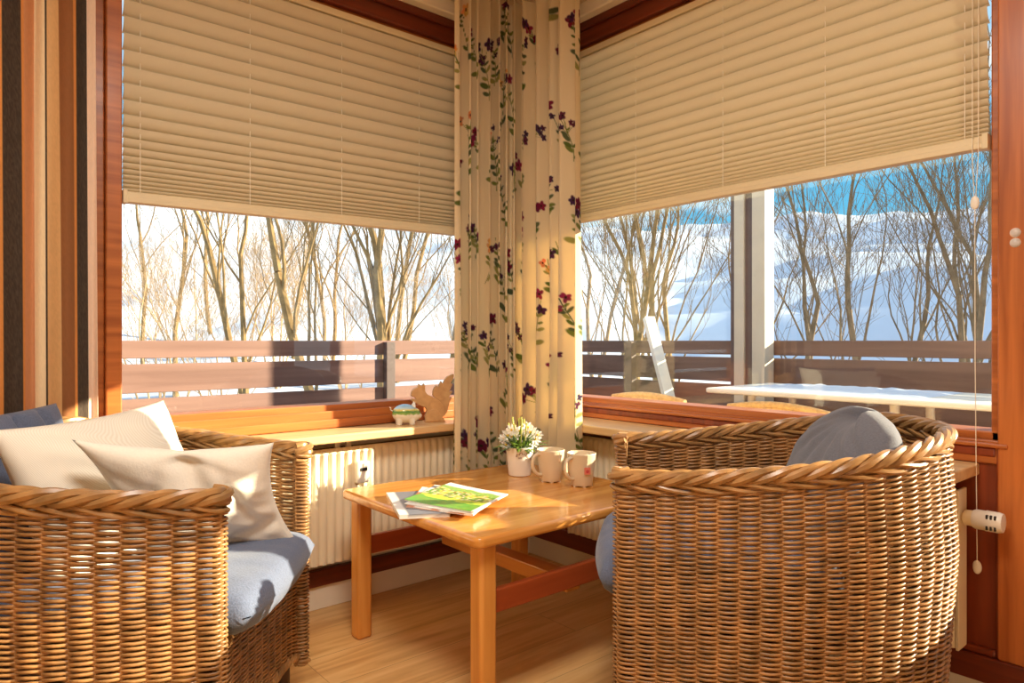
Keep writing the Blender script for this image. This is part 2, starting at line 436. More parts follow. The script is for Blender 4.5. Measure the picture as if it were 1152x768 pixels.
# ---------------------------------------------------------------- pleated blinds
def blind(nm, label, L, loc, rz, zbot, zbot2, cords, pull):
    t = thing(nm, label, 'blind', loc, rz)
    MB().box(0, L, -.018, .02, ZT - .028, ZT - .002).build('head_rail', M_brail, t, smooth=False, bevel=.003)
    sp = [.0545] * 9 + [.047, .041, .036, .031, .027, .0235, .0205, .018, .016, .0145, .0135, .0125]
    tot = ZT - .028 - zbot - .036
    k = tot / sum(sp); sp = [s * k for s in sp]
    prof = []; z = 1.0; zz = 0
    for s_ in sp:
        dep = min(.030, .014 + s_ * .30)
        for u in (0, .06, .12, .17, .21, .3, .42, .55, .68, .79, .88, .95):
            # cloth comes forward to a ridge, then curves back down under it to the crease
            y = -dep * ((u / .17) if u < .17 else math.sqrt(max(0, 1 - ((u - .17) / .83) ** 2))) + .010
            prof.append((y, zz + s_ * u))
        zz += s_
    prof.append((.010, zz))
    nx = 24; V = []
    for (y, dz) in prof:
        for i in range(nx + 1):
            x = L * i / nx
            bot = zbot2 * x / L
            V.append((x, y, ZT - .028 - dz + bot * (dz / zz)))
    npmesh('pleated_fabric', V, grid_faces(len(prof), nx + 1), M_blind, t)
    br = MB()
    a = [(0, -.016), (0, .016)]
    vs = []
    for x in (0, L):
        e = zbot2 * x / L
        for y, z in ((-.010, .037), (-.016, .032), (-.016, .018), (-.0185, .014), (-.0185, .002), (-.014, 0), (.014, 0), (.014, .037)):
            vs.append((x, y, zbot + e + z))
    n = 8
    br.add(vs, [(i, (i + 1) % n, n + (i + 1) % n, n + i) for i in range(n)] + [tuple(range(n))[::-1], tuple(range(n, 2 * n))])
    br.build('bottom_rail', M_brail, t, smooth=False, bevel=.0015)
    for cx_ in cords:
        MB().tube([(cx_, -.0105, ZT - .03), (cx_, -.0105, zbot + .03)], .0013, 6).build('lift_cord', M_cord, t)
    MB().box(L - .012, L + .002, -.021, .016, zbot + zbot2 - .002, zbot + zbot2 + .039).build('end_cap', M_brail, t, smooth=False, bevel=.002)
    MB().box(-.002, .012, -.021, .016, zbot - .002, zbot + .039).build('end_cap', M_brail, t, smooth=False, bevel=.002)
    return t
b1 = blind('pleated_blind', 'beige pleated blind half lowered in the left window', 1.655, (-1.711, -.0, 0), 0, 1.432, .03, [.048, .392, .739, 1.087, 1.45], False)
b2 = blind('pleated_blind', 'beige pleated blind half lowered in the right window, with a pull cord', 1.79, (0, -.062, 0), -PI / 2, 1.515, 0, [.25, .588, .985, 1.352, 1.736], True)
b3 = blind('pleated_blind', 'beige pleated blind lowered farthest, in the window beyond the red mullion', .90, (0, -1.995, 0), -PI / 2, 1.30, 0, [.1, .45, .8], False)
g = MB()
g.tube([(1.772, -.022, ZT - .02), (1.772, -.026, 1.50), (1.766, -.03, 1.36)], .001, 5)
g.tube([(1.758, -.022, ZT - .02), (1.758, -.026, 1.50), (1.764, -.03, 1.36)], .001, 5)
g.build('control_cord', M_cord, b2)
MB().tube([(1.765, -.03, 1.38), (1.767, -.035, .95), (1.772, -.036, .41)], .0011, 5).build('pull_cord', M_cord, b2)
for zz in (1.37, .395):
    MB().ell((1.765 if zz > 1 else 1.772, -.03 if zz > 1 else -.036, zz), (.011, .006, .0185)).build('cord_pull', M_white, b2)

# ---------------------------------------------------------------- floral corner curtain
def polyline_sample(pts, n):
    P = np.array(pts, float); d = np.r_[0, np.cumsum(np.linalg.norm(np.diff(P, axis=0), axis=1))]
    s = np.linspace(0, d[-1], n)
    return np.stack([np.interp(s, d, P[:, k]) for k in range(P.shape[1])], 1), d[-1]
def arcpath(L, c, R_, n=60):  # quadratic bezier mix for rounded L
    L, c, R_ = map(np.array, (L, c, R_))
    t = np.linspace(0, 1, n)[:, None]
    return (1 - t) ** 3 * L + 3 * (1 - t) ** 2 * t * (c * .85 + L * .15) + 3 * (1 - t) * t ** 2 * (c * .85 + R_ * .15) + t ** 3 * R_
def floral_curtain():
    nc, nr = 640, 560
    base, Ls = polyline_sample(arcpath((-.612, -.245), (-.25, -.205), (-.262, -.56)), nc)
    tan = np.gradient(base, axis=0); tan /= np.linalg.norm(tan, axis=1)[:, None]
    nrm = np.stack([tan[:, 1], -tan[:, 0]], 1)       # towards the room
    s = np.linspace(0, 1, nc)
    zt, zb = ZC - .02, .475
    h = np.linspace(0, 1, nr)
    nf = 11
    V = np.zeros((nr, nc, 3)); U = np.zeros((nr, nc))
    rs = np.random.RandomState(3)
    jit = np.interp(s * nf, np.arange(nf + 1), np.r_[0, np.cumsum(.6 + .8 * rs.rand(nf))]); jit = jit / jit[-1] * nf
    ampf = np.interp(s * nf, np.arange(nf + 1), .7 + .6 * rs.rand(nf + 1))
    for i, hh in enumerate(h):
        z = zt + (zb - zt) * hh
        drift = .35 * np.sin(2.1 * hh * PI + s * 9) * hh
        ph = 2 * PI * jit + drift
        amp = (.031 + .009 * hh) * ampf
        w = np.sin(ph) + .26 * np.sin(2 * ph + .7 + hh) + .06 * np.sin(3 * ph + 2 * hh)
        lat = .010 * np.cos(ph * 1.0 + .5) * (1 + .3 * hh)
        edge = np.minimum(1, np.minimum(s, 1 - s) * 30)
        gather = 1 - .012 * math.sin(hh * PI)
        p = base + nrm * ((amp * w) * edge)[:, None] + tan * (lat * edge)[:, None]
        V[i, :, :2] = p; V[i, :, 2] = z + .003 * np.sin(s * 40)
        dl = np.linalg.norm(np.diff(p, axis=0), axis=1); U[i] = np.r_[0, np.cumsum(dl)]
    u = U[nr // 2]; zc = zt + (zb - zt) * h
    col = np.zeros((nr, nc, 3)); col[:] = s2l(243, 229, 196)
    UU, ZZ = np.meshgrid(u, zc)
    def ell(cu, cz, a, b, ang, c, soft=.35):
        i0, i1 = np.searchsorted(-zc, [-(cz + a + .01), -(cz - a - .01)]); j0, j1 = np.searchsorted(u, [cu - a - .01, cu + a + .01])
        if i1 <= i0 or j1 <= j0: return
        du = UU[i0:i1, j0:j1] - cu; dz = ZZ[i0:i1, j0:j1] - cz
        ca, sa = math.cos(ang), math.sin(ang)
        q = np.sqrt(((du * ca + dz * sa) / a) ** 2 + ((-du * sa + dz * ca) / b) ** 2)
        m = np.clip((1 + soft / 2 - q) / soft, 0, 1)[..., None]
        col[i0:i1, j0:j1] = col[i0:i1, j0:j1] * (1 - m) + np.array(c) * m
    def stem(pts, c, r=.0022):
        P = np.array(pts); 
        for k in range(len(P) - 1):
            d = np.linalg.norm(P[k + 1] - P[k]); m = max(2, int(d / .003))
            for q in np.linspace(0, 1, m): ell(*(P[k] * (1 - q) + P[k + 1] * q), r, r, 0, c, .8)
    G = [s2l(132, 140, 66), s2l(104, 120, 56), s2l(168, 164, 96), s2l(100, 110, 74)]
    PUR = [s2l(140, 36, 66), s2l(120, 30, 60), s2l(84, 44, 80), s2l(160, 52, 88)]
    ORA = [s2l(232, 168, 100), s2l(236, 188, 110), s2l(226, 150, 100)]
    r = random.Random(11)
    def flower(cu, cz, c, sz):
        for k in range(5):
            a = 2 * PI * k / 5 + r.random(); ell(cu + math.cos(a) * sz * .55, cz + math.sin(a) * sz * .55, sz * .62, sz * .4, a, tuple(x * (.8 + .4 * r.random()) for x in c))
        ell(cu, cz, sz * .25, sz * .25, 0, s2l(60, 40, 30))
    def leaf(cu, cz, a, l, c): ell(cu + math.cos(a) * l / 2, cz + math.sin(a) * l / 2, l / 2, l * .19, a, c)
    def sprig(cu, cz, kind):
        hgt = r.uniform(.14, .26); lean = r.uniform(-.08, .08); gc = r.choice(G)
        pts = [(cu + lean * q + .008 * math.sin(q * 5), cz - hgt / 2 + hgt * q) for q in np.linspace(0, 1, 8)]
        stem(pts, gc)
        for k in range(1, 7):
            p = pts[k]
            for sgn in (-1, 1):
                if r.random() < .72:
                    a = PI / 2 + sgn * r.uniform(.8, 1.4); leaf(p[0], p[1] - .01, a, r.uniform(.032, .062) * (1.2 - k * .1), r.choice(G))
        top = pts[-1]
        cols = PUR if kind == 0 else ORA if kind == 1 else [s2l(78, 54, 84), s2l(104, 44, 74)]
        nfl = r.choice((2, 3, 3, 4)) if kind != 2 else 5
        for k in range(nfl):
            q = (top[0] + r.uniform(-.05, .05), top[1] + r.uniform(-.05, .03))
            stem([pts[5], q], gc, .0016); flower(q[0], q[1], r.choice(cols), r.uniform(.016, .025) if kind < 2 else r.uniform(.011, .015))
    cu = .05; k = 0
    while cu < u[-1]:
        cz = zb + r.uniform(0, .25)
        while cz < zt:
            sprig(cu + r.uniform(-.03, .03), cz, r.choice((0, 0, 0, 1, 2, 2))); cz += r.uniform(.30, .46)
        cu += .15
    o = npmesh('curtain', V.reshape(-1, 3), grid_faces(nr, nc), M_cfloral, None, col.reshape(-1, 3))
    o.modifiers.new('Solid', 'SOLIDIFY').thickness = .0012
    return o
cur = floral_curtain()
tag(cur, 'cream curtain printed with flower sprigs, hanging in the corner between both windows', 'curtain')
rl, _ = polyline_sample(arcpath((-.70, -.245), (-.25, -.205), (-.262, -.66)), 24)
tag(MB().tube([(p[0], p[1], ZC - .012) for p in rl], .009, 8).build('curtain_rail', M_corn), 'white curtain rail on the ceiling above the floral curtain', 'curtain rail')

# ---------------------------------------------------------------- striped curtain
def striped_curtain():
    nc, nr = 520, 300
    x = np.linspace(-2.62, -1.785, nc); s = np.linspace(0, 1, nc)
    zt, zb = ZC - .02, .06
    ch = s2l(74, 62, 52); te = s2l(218, 154, 108); cr = s2l(250, 230, 190); tn = s2l(228, 188, 134); br = s2l(150, 98, 60); pk = s2l(244, 216, 192); orr = s2l(222, 150, 82)
    pat = [(-1.818, pk), (-1.851, ch), (-1.858, orr), (-1.883, br), (-1.906, tn), (-1.911, ch), (-1.943, cr), (-1.975, te), (-1.980, orr), (-2.013, ch), (-2.02, orr), (-2.055, cr), (-2.09, pk), (-2.12, ch), (-2.15, tn), (-2.19, te), (-2.23, cr), (-2.26, ch), (-2.29, orr), (-2.33, br), (-2.38, cr), (-2.42, te), (-2.46, ch), (-2.52, tn), (-3, pk)]
    V = np.zeros((nr, nc, 3)); U = None
    for i, h in enumerate(np.linspace(0, 1, nr)):
        ph = (x + 1.785) / .128 * 2 * PI + .5 * math.sin(h * 2.5)
        y = -.125 + .020 * np.sin(ph + 2.4) * (.9 + .2 * h) + .007 * np.sin(ph * 2.3 + h * 2)
        xx = x + .007 * np.cos(ph + 2.4) - .012 * (1 - h) * (s)
        V[i, :, 0] = xx; V[i, :, 1] = y; V[i, :, 2] = zt + (zb - zt) * h
        if i == nr // 2: U = np.r_[0, np.cumsum(np.hypot(np.diff(xx), np.diff(y)))]
    col = np.zeros((nr, nc, 3))
    for j in range(nc):
        col[:, j] = next(c for e, c in pat if x[j] >= e)
    rs = np.random.RandomState(2); col *= (1 + .5 * (rs.rand(nr, nc, 1) - .5) * (col.mean(2, keepdims=True) < .12) + .1 * (rs.rand(nr, nc, 1) - .5))
    o = npmesh('curtain', V.reshape(-1, 3), grid_faces(nr, nc), M_cstripe, None, col.reshape(-1, 3))
    o.modifiers.new('Solid', 'SOLIDIFY').thickness = .0015
    return o
tag(striped_curtain(), 'brown and cream striped curtain hanging left of the left window', 'curtain')

# ---------------------------------------------------------------- wicker armchairs
def weave(P, Nn, ds, z0f, z1f, rows, r, amp, taper=None, sub=4, sides=5):
    """P: (n,2) samples along the course, n=cols*sub+1; rows of rods woven in and out of the stakes."""
    n = len(P); k = np.arange(n)
    V = np.zeros((rows, n, sides, 3))
    T = np.gradient(P, axis=0); T /= np.linalg.norm(T, axis=1)[:, None]
    for i in range(rows):
        h = (i + .5) / rows
        z = z0f + (z1f - z0f) * h
        w = amp * np.sin(PI * k / sub + (PI if i % 2 else 0))
        jz = .0008 * np.sin(k * .37 + i * 1.7)
        Pp = P if taper is None else taper(P, z)
        c = Pp + Nn * w[:, None]
        for q in range(sides):
            a = 2 * PI * q / sides
            V[i, :, q, :2] = c + Nn * (r * math.cos(a)); V[i, :, q, 2] = z + jz + r * 1.02 * math.sin(a)
    base = np.arange(rows)[:, None, None] * n * sides; kk = np.arange(n - 1)[None, :, None] * sides; q = np.arange(sides)[None, None, :]; q2 = (q + 1) % sides
    F = np.stack([base + kk + q, base + kk + sides + q, base + kk + sides + q2, base + kk + q2], -1).reshape(-1, 4)
    return V.reshape(-1, 3), F
CW, CD = .60, .78
def chair_course(SPL):
    hw = CW / 2
    pts = [(-.030, -hw + .032), (-.012, -hw + .026), (-.003, -hw + .016), (-.012, -hw + .003), (-.035, -hw - .002)]
    pts += [(-x, -hw - SPL * math.sin(min(1, (x - .035) / .32) * 1.25) / math.sin(1.25)) for x in np.linspace(.07, .355, 8)]
    for a in np.linspace(0, PI, 60)[1:-1]:
        ca, sa = math.cos(a), math.sin(a); e = 2 / 2.12
        pts.append((-.36 - (CD - .36) * abs(sa) ** e, -(hw + SPL) * math.copysign(abs(ca) ** e, ca)))
    pts += [(p[0], -p[1]) for p in pts[:13][::-1]]
    return pts
def rimz(P):
    back = np.clip((-P[:, 0] - .05) / (CD - .1), 0, 1)
    return .705 + .085 * back ** 1.5
def armchair(label, loc, rz, spl):
    t = thing('wicker_armchair', label, 'armchair', loc, rz, 'wicker armchairs')
    dense = chair_course(spl)
    _, L = polyline_sample(dense, 10)
    cols = int(round(L / .043)); cols += cols % 2; sub = 4
    P, L = polyline_sample(dense, cols * sub + 1)
    T = np.gradient(P, axis=0); T /= np.linalg.norm(T, axis=1)[:, None]
    Nn = np.stack([T[:, 1], -T[:, 0]], 1)
    def taper(Q, z):
        zz = np.asarray(z); f = .96 + .04 * np.clip((zz - .1) / .42, 0, 1) - .02 * np.clip((zz - .55) / .25, 0, 1)
        R_ = Q.copy(); back = np.clip((-Q[:, 0] - .1) / .5, 0, 1)
        R_[:, 0] = Q[:, 0] * (1 - back) + back * Q[:, 0] * f; R_[:, 1] = Q[:, 1] * (1 - (1 - f) * (.3 + .5 * back)); return R_
    zt = rimz(P)
    V, F = weave(P, Nn, 0, np.full(len(P), .13), zt - .012, 116, .0033, .0052, taper, sub)
    npmesh('woven_shell', V, F, M_wick, t)
    st = MB()
    for c in range(cols + 1):
        k = c * sub; pts = []
        for h in np.linspace(0, 1, 7):
            z = .12 + (zt[k] - .12) * h
            q = taper(P, np.full(len(P), z))[k]; pts.append((q[0], q[1], z))
        st.tube(pts, .003, 5)
    st.build('stake_frame', M_wick, t)
    # braided rim : four strands twisted round the top edge, a slanting plait below
    rim = MB()
    PP, L = polyline_sample(dense, 420); zz = rimz(PP); TT = np.gradient(PP, axis=0); TT /= np.linalg.norm(TT, axis=1)[:, None]; NN = np.stack([TT[:, 1], -TT[:, 0]], 1)
    PP = taper(PP, zz)
    for layer, (ns, pitch, rr, sr, dz) in enumerate(((4, .185, .0105, .0088, 0), (4, .25, .0085, .0052, -.021))):
        for k in range(ns):
            pts = []
            for i in range(420):
                a = 2 * PI * (L * i / 419 / pitch + k / ns) * (1 if layer == 0 else -1)
                p = PP[i] + NN[i] * rr * math.cos(a)
                pts.append((p[0], p[1], zz[i] + dz + rr * (1 if layer == 0 else 1.15) * math.sin(a)))
            rim.tube(pts, sr, 7)
    rim.build('braided_rim', M_rim, t)
    # woven front apron with an arched lower edge
    ac = 12; A = np.stack([np.full(ac * sub + 1, -.03), np.linspace(-CW / 2 + .03, CW / 2 - .03, ac * sub + 1)], 1)
    y = A[:, 1] / (CW / 2)
    arch = .125 + .05 * np.clip((1 - np.abs(y) ** 4), 0, 1)
    V, F = weave(A, np.tile([1., 0.], (len(A), 1)), 0, arch, np.full(len(A), .405), 52, .0032, .0048, None, sub)
    npmesh('front_apron', V, F, M_wick, t)
    g = MB(); aa = np.linspace(-CW / 2 + .02, CW / 2 - .02, 80)
    for k in range(3):
        g.tube([(-.03 + .008 * math.cos(i * .5 + k * 2.1), v, .125 + .05 * max(0, 1 - abs(v / (CW / 2)) ** 4) + .008 * math.sin(i * .5 + k * 2.1)) for i, v in enumerate(aa)], .0065, 6)
    g.build('apron_braid', M_rim, t)
    g = MB()
    PP2 = taper(polyline_sample(dense, 200)[0], np.full(200, .128))
    for k in range(3):
        g.tube([(PP2[i][0] + .006 * math.cos(i * .45 + k * 2.1), PP2[i][1], .128 + .006 * math.sin(i * .45 + k * 2.1)) for i in range(200)], .0055, 6)
    g.build('bottom_braid', M_rim, t)
    MB().prism([(p[0] * .95 - .01, p[1] * .93) for p in dense[4:-4]], .375, .395).build('seat_board', M_leg, t, smooth=False)
    for x, y in ((-.06, -.24), (-.06, .24), (-.56, -.2), (-.56, .2)):
        MB().tube([(x, y, 0), (x, y, .02), (x, y, .385)], [.019, .021, .021], 14).build('leg', M_leg, t)
    return t
def yaw(v): return math.atan2(v[1], v[0])
FL = (.776, -.631); FR = (-.65, .76)
chL = armchair('brown wicker tub armchair at the left, heaped with cream pillows', (-1.56, -.86, 0), yaw(FL), .085)
chR = armchair('brown wicker tub armchair at the right with its back to the sunny window', (-.81, -1.24, 0), yaw(FR), .05)

# ---------------------------------------------------------------- cushions
def pillow(name, m, c, a, b, th, label, cat, seed=0, pinch=.10, power=2.6, wr=.006, group=None, creases=(), rounded=0):
    c, a, b = map(Vector, (c, a, b)); n_ = a.cross(b).normalized()
    n = 56; V = []
    for side in (1, -1):
        for i in range(n + 1):
            for j in range(n + 1):
                u, v = -1 + 2 * i / n, -1 + 2 * j / n
                uu = u * (1 - pinch * (1 - v * v)); vv = v * (1 - pinch * (1 - u * u))
                if rounded: uu, vv = u * math.sqrt(1 - rounded * v * v), v * math.sqrt(1 - rounded * u * u)
                e = max(0, (1 - abs(u) ** power)) * max(0, (1 - abs(v) ** power))
                tt = th * e ** .5
                wz = noise.noise(Vector((u * 1.6 + seed, v * 1.6, seed * 3.1 + side))) * wr * 2.0 + noise.noise(Vector((u * 2.5 + v * 5 + seed, v * 1.5 - u * .8, side))) * wr * 1.0
                for (cu, cv, du, dv, amp_, wid) in creases:
                    dd = (u - cu) * dv - (v - cv) * du; ll = (u - cu) * du + (v - cv) * dv
                    wz -= amp_ * math.exp(-(dd / wid) ** 2) * math.exp(-(ll / .6) ** 2)
                V.append(a * uu + b * vv + n_ * (side * (tt + wz * min(1, e * 3))))
    k = (n + 1) ** 2; F = []
    for i in range(n):
        for j in range(n):
            q = i * (n + 1) + j
            F.append((q, q + n + 1, q + n + 2, q + 1)); F.append((k + q, k + q + 1, k + q + n + 2, k + q + n + 1))
    o = MB().add(V, F).build(name, m, smooth=True, ang=180)
    o.location = c
    wl = o.modifiers.new('Weld', 'WELD'); wl.merge_threshold = .0006
    return tag(o, label, cat, group)
def loc(base, F, f, l, z):   # forward, left offsets from chair front
    return (base[0] + F[0] * f - F[1] * l, base[1] + F[1] * f + F[0] * l, z)
LB = (-1.56, -.86); RB = (-.81, -1.24)
fL = Vector((*FL, 0)); lL = Vector((-FL[1], FL[0], 0)); fR = Vector((*FR, 0)); lR = Vector((-FR[1], FR[0], 0))
# back cushion, knitted pillow, plain pillow, on the left chair
pillow('back_cushion', M_blue, loc(LB, FL, -.60, 0, .62), lL * .235, -fL * .05 + Vector((0, 0, .215)), .05, 'grey blue cushion leaning against the back of the left armchair, behind the pillows', 'cushion', 1, .04, 4, .004, creases=[(q, 1, 0, 1, .018, .05) for q in (-.6, -.2, .2, .6)])
pillow('throw_pillow', M_knit, (-1.83, -.60, .64), (.195, .145, .01), (-.055, .045, .19), .07, 'ribbed cream pillow, the rear one of two on the left armchair', 'pillow', 2, .07, 2.6, .006, 'cream pillows')
pillow('throw_pillow', M_cream, (-1.695, -.752, .635), (.196, -.035, -.018), (-.058, -.058, .145), .06, 'plain cream pillow, the front one with a dented top on the left armchair', 'pillow', 5, .17, 2.3, .005, 'cream pillows', creases=[(.0, .9, .15, -1, .03, .16), (.5, .2, .3, -1, .012, .1), (-.5, .3, -.4, -1, .012, .1), (.6, -.5, 1, .5, .016, .12)])
def seat_cushion(base, F, label, zb, th, seed, back=-.52, front=.015, hw=.25):
    n = 40; V = []
    l_, w_ = (front - back) / 2, hw
    for side in (1, -1):
        for i in range(n + 1):
            for j in range(n + 1):
                u, v = -1 + 2 * i / n, -1 + 2 * j / n
                # rounded-square mapping
                x = u * l_ * math.sqrt(1 - .12 * v * v); y = v * w_ * math.sqrt(1 - .12 * u * u)
                e = max(0, 1 - abs(u) ** 7) * max(0, 1 - abs(v) ** 7)
                z = th * .5 * e ** .4 * (1 + .12 * (1 - u * u) * (1 - v * v))
                z += (noise.noise(Vector((u * 3 + seed, v * 3, side))) * .005 + noise.noise(Vector((u * 9 + seed, v * 6, side))) * .0025) * min(1, 3 * e)
                V.append(((front + back) / 2 + x, y, zb + th / 2 + side * z))
    k = (n + 1) ** 2; Fc = []
    for i in range(n):
        for j in range(n):
            q = i * (n + 1) + j
            Fc.append((q, q + n + 1, q + n + 2, q + 1)); Fc.append((k + q, k + q + 1, k + q + n + 2, k + q + n + 1))
    o = MB().add(V, Fc).build('seat_cushion', M_blue, smooth=True, ang=180)
    o.modifiers.new('Weld', 'WELD').merge_threshold = .0006
    o.location = (base[0], base[1], 0); o.rotation_euler = (0, 0, yaw(F))
    return tag(o, label, 'cushion', 'seat cushions')
seat_cushion(LB, FL, 'grey blue seat cushion of the left armchair, sunlit at its front edge', .397, .115, 3, front=.045, hw=.258)
seat_cushion(RB, FR, 'grey blue seat cushion jutting from the front of the right armchair', .397, .125, 8, front=.05)
pillow('throw_pillow', M_grey, loc(RB, FR, -.53, .02, .655), lR * .27, -fR * .085 + Vector((0, 0, .180)), .085, 'plain grey pillow with gathered folds on the right armchair', 'pillow', 9, 0, 2.4, .004, creases=[(.15, .95, dx * .8, -.7, .016, .06) for dx in (-1.1, -.6, -.2, .2, .6, 1.1)], rounded=.42)

# ---------------------------------------------------------------- coffee table
X0, X1, Y0, Y1, ZT_ = -1.118, -.30, -1.055, -.295, .50
tb = thing('coffee_table', 'honey brown wooden coffee table standing in the corner by both windows', 'table', ((X0 + X1) / 2, (Y0 + Y1) / 2, 0))
ox, oy = (X0 + X1) / 2, (Y0 + Y1) / 2
def rrect(x0, x1, y0, y1, r, n=6):
    pts = []
    for cx_, cy_, a0 in ((x1 - r, y1 - r, 0), (x0 + r, y1 - r, 90), (x0 + r, y0 + r, 180), (x1 - r, y0 + r, 270)):
        for k in range(n + 1):
            a = math.radians(a0 + 90 * k / n); pts.append((cx_ + r * math.cos(a), cy_ + r * math.sin(a)))
    return pts
MB().prism(rrect(X0 - ox, X1 - ox, Y0 - oy, Y1 - oy, .025), ZT_ - .03, ZT_).build('tabletop', M_tab_x, tb, bevel=.010, seg=4, ang=60)
for lx in (X0 + .06, X1 - .05):
    for ly in (Y0 + .055, Y1 - .035):
        MB().box(lx - .027 - ox, lx + .027 - ox, ly - .027 - oy, ly + .027 - oy, 0, ZT_ - .03).build('leg', M_tab_z, tb, smooth=True, bevel=.01, seg=3, ang=60)
for ly in (Y0 + .055, Y1 - .035):
    MB().box(X0 + .087 - ox, X1 - .077 - ox, ly - .011 - oy, ly + .011 - oy, .275, .338).build('rail', M_rail_x, tb, smooth=False, bevel=.004)
MB().box(-.03, .03, Y0 + .066 - oy, Y1 - .046 - oy, .255, .30).build('stretcher', M_tab_y, tb, smooth=False, bevel=.004)

# ---------------------------------------------------------------- magazines
def quad_sheet(name, corners, z, th, colfn, label, nu=50, nv=40, curl=0, group='magazines on the table'):
    A, B, Cc, Dd = [np.array(c) for c in corners]
    V = []; F = []; col = []
    for side in (1, 0):
        for i in range(nu + 1):
            for j in range(nv + 1):
                u, v = i / nu, j / nv
                p = A * (1 - u) * (1 - v) + B * u * (1 - v) + Cc * u * v + Dd * (1 - u) * v
                zz = z + (th if side else 0) + curl * (abs(u - .5) * 2) ** 2.5
                V.append((p[0], p[1], zz)); col.append(colfn(u, v) if side else s2l(236, 232, 224))
    w_ = nv + 1; k = (nu + 1) * w_
    for i in range(nu):
        for j in range(nv):
            q = i * w_ + j; F.append((q, q + w_, q + w_ + 1, q + 1)); F.append((k + q, k + q + 1, k + q + w_ + 1, k + q + w_))
    for i in range(nu):
        for j0 in (0, nv):
            a, b_ = i * w_ + j0, (i + 1) * w_ + j0; F.append((a, b_, k + b_, k + a) if j0 else (b_, a, k + a, k + b_))
    for j in range(nv):
        for i0 in (0, nu):
            a, b_ = i0 * w_ + j, i0 * w_ + j + 1; F.append((a, b_, k + b_, k + a) if i0 == 0 else (b_, a, k + a, k + b_))
    mb = MB(); mb.v = V; mb.f = F; mb.c = col
    o = mb.build(name, M_paper, smooth=False)
    return tag(o, label, 'magazine' if name == 'magazine' else 'book', group if name == 'magazine' else None)
def cover(u, v):    # u along the lower edge, v away : fields below, village band, white sky
    n1 = noise.noise(Vector((u * 7, v * 9, 1))); n2 = noise.noise(Vector((u * 22, v * 26, 4)))
    if v > .86 + .03 * n1 or u > .965: return s2l(244, 242, 238)
    if v > .72 + .05 * n1: return s2l(150 + 40 * n2, 186 + 20 * n2, 92)
    if v > .38 + .05 * n1:
        if n2 > .22: return s2l(236, 214, 186)
        if n2 < -.28: return s2l(142, 94, 60)
        return s2l(196, 200, 84) if n1 > 0 else s2l(110, 160, 58)
    if v < .3 + .1 * n1: return s2l(112 + 30 * n1, 168 + 20 * n2, 62)
    return s2l(186, 206, 70)
z = ZT_
quad_sheet('book', [(-1.168, -.760), (-1.045, -.830), (-.925, -.555), (-1.052, -.485)], z, .012, lambda u, v: s2l(228, 226, 222) if u < .2 else s2l(120, 122, 132), 'grey and white booklet at the bottom left of the magazine pile', 20, 20)
z += .0125
quad_sheet('magazine', [(-1.11, -.700), (-1.02, -.905), (-.83, -.775), (-.925, -.500)], z, .003, lambda u, v: s2l(240, 238, 232) if v > .7 or noise.noise(Vector((u * 6, v * 8, 2))) > .1 else s2l(196, 120, 80), 'magazine with orange edge, lowest of the fanned magazines', 30, 30)
z += .0035
quad_sheet('magazine', [(-1.10, -.675), (-1.02, -.905), (-.815, -.79), (-.885, -.515)], z, .003, lambda u, v: s2l(244, 242, 236) if abs(v - .9) > .05 else s2l(96, 96, 112), 'white magazine just under the green landscape magazine', 30, 30)
z += .0035
quad_sheet('magazine', [(-1.085, -.650), (-1.017, -.905), (-.805, -.800), (-.842, -.545)], z, .004, cover, 'open green landscape magazine on top of the pile', 70, 60, .002)

# ---------------------------------------------------------------- mugs and tea bags
def mug(loc_, rz, label):
    t = thing('mug', label, 'mug', loc_, rz, 'beige mugs')
    pr = [(r0 * 1.06, z0) for r0, z0 in [(0, .006), (.030, .006), (.034, .004), (.036, .008), (.0415, .06), (.0465, .108), (.0475, .112), (.046, .114), (.0445, .111), (.039, .06), (.034, .016), (0, .013)]]
    MB().lathe(pr, n=40).build('body', M_mug, t, ang=60)
    hp = [(.044, 0, .098), (.056, 0, .1), (.072, 0, .092), (.078, 0, .072), (.074, 0, .05), (.060, 0, .032), (.040, 0, .027)]
    sm = []
    for i in range(len(hp) - 1):
        for q in range(4):
            p0 = hp[max(i - 1, 0)]; p1 = hp[i]; p2 = hp[i + 1]; p3 = hp[min(i + 2, len(hp) - 1)]; u = q / 4
            sm.append(tuple(.5 * ((2 * b_) + (-a + c_) * u + (2 * a - 5 * b_ + 4 * c_ - d_) * u * u + (-a + 3 * b_ - 3 * c_ + d_) * u ** 3) for a, b_, c_, d_ in zip(p0, p1, p2, p3)))
    sm.append(hp[-1])
    MB().tube(sm, .0062, 10).build('handle', M_mug, t)
    g = MB()
    g.lathe([(.024, 0.004), (.034, .004), (.034, .0065), (.024, .0065)], n=24)
    for k in range(6):
        a = k * PI / 3; g.box(.031 * math.cos(a) - .005, .031 * math.cos(a) + .005, .031 * math.sin(a) - .005, .031 * math.sin(a) + .005, 0, .0065)
    g.build('foot_ring', M_mug, t, smooth=False)
    MB().lathe([(.0, .086), (.0435, .086)], n=32).build('tea', plain('tea', s2l(96, 44, 16), .05, .02, 10), t)
    return t
def unit(a): return Vector((math.cos(a), math.sin(a), 0))
m1, m2 = (-.485, -.655, ZT_), (-.455, -.778, ZT_)
mug(m1, math.radians(172), 'beige mug beside the flower pot, the left of the two')
mug(m2, math.radians(180), 'beige mug with a pink tea tag, the right of the two')
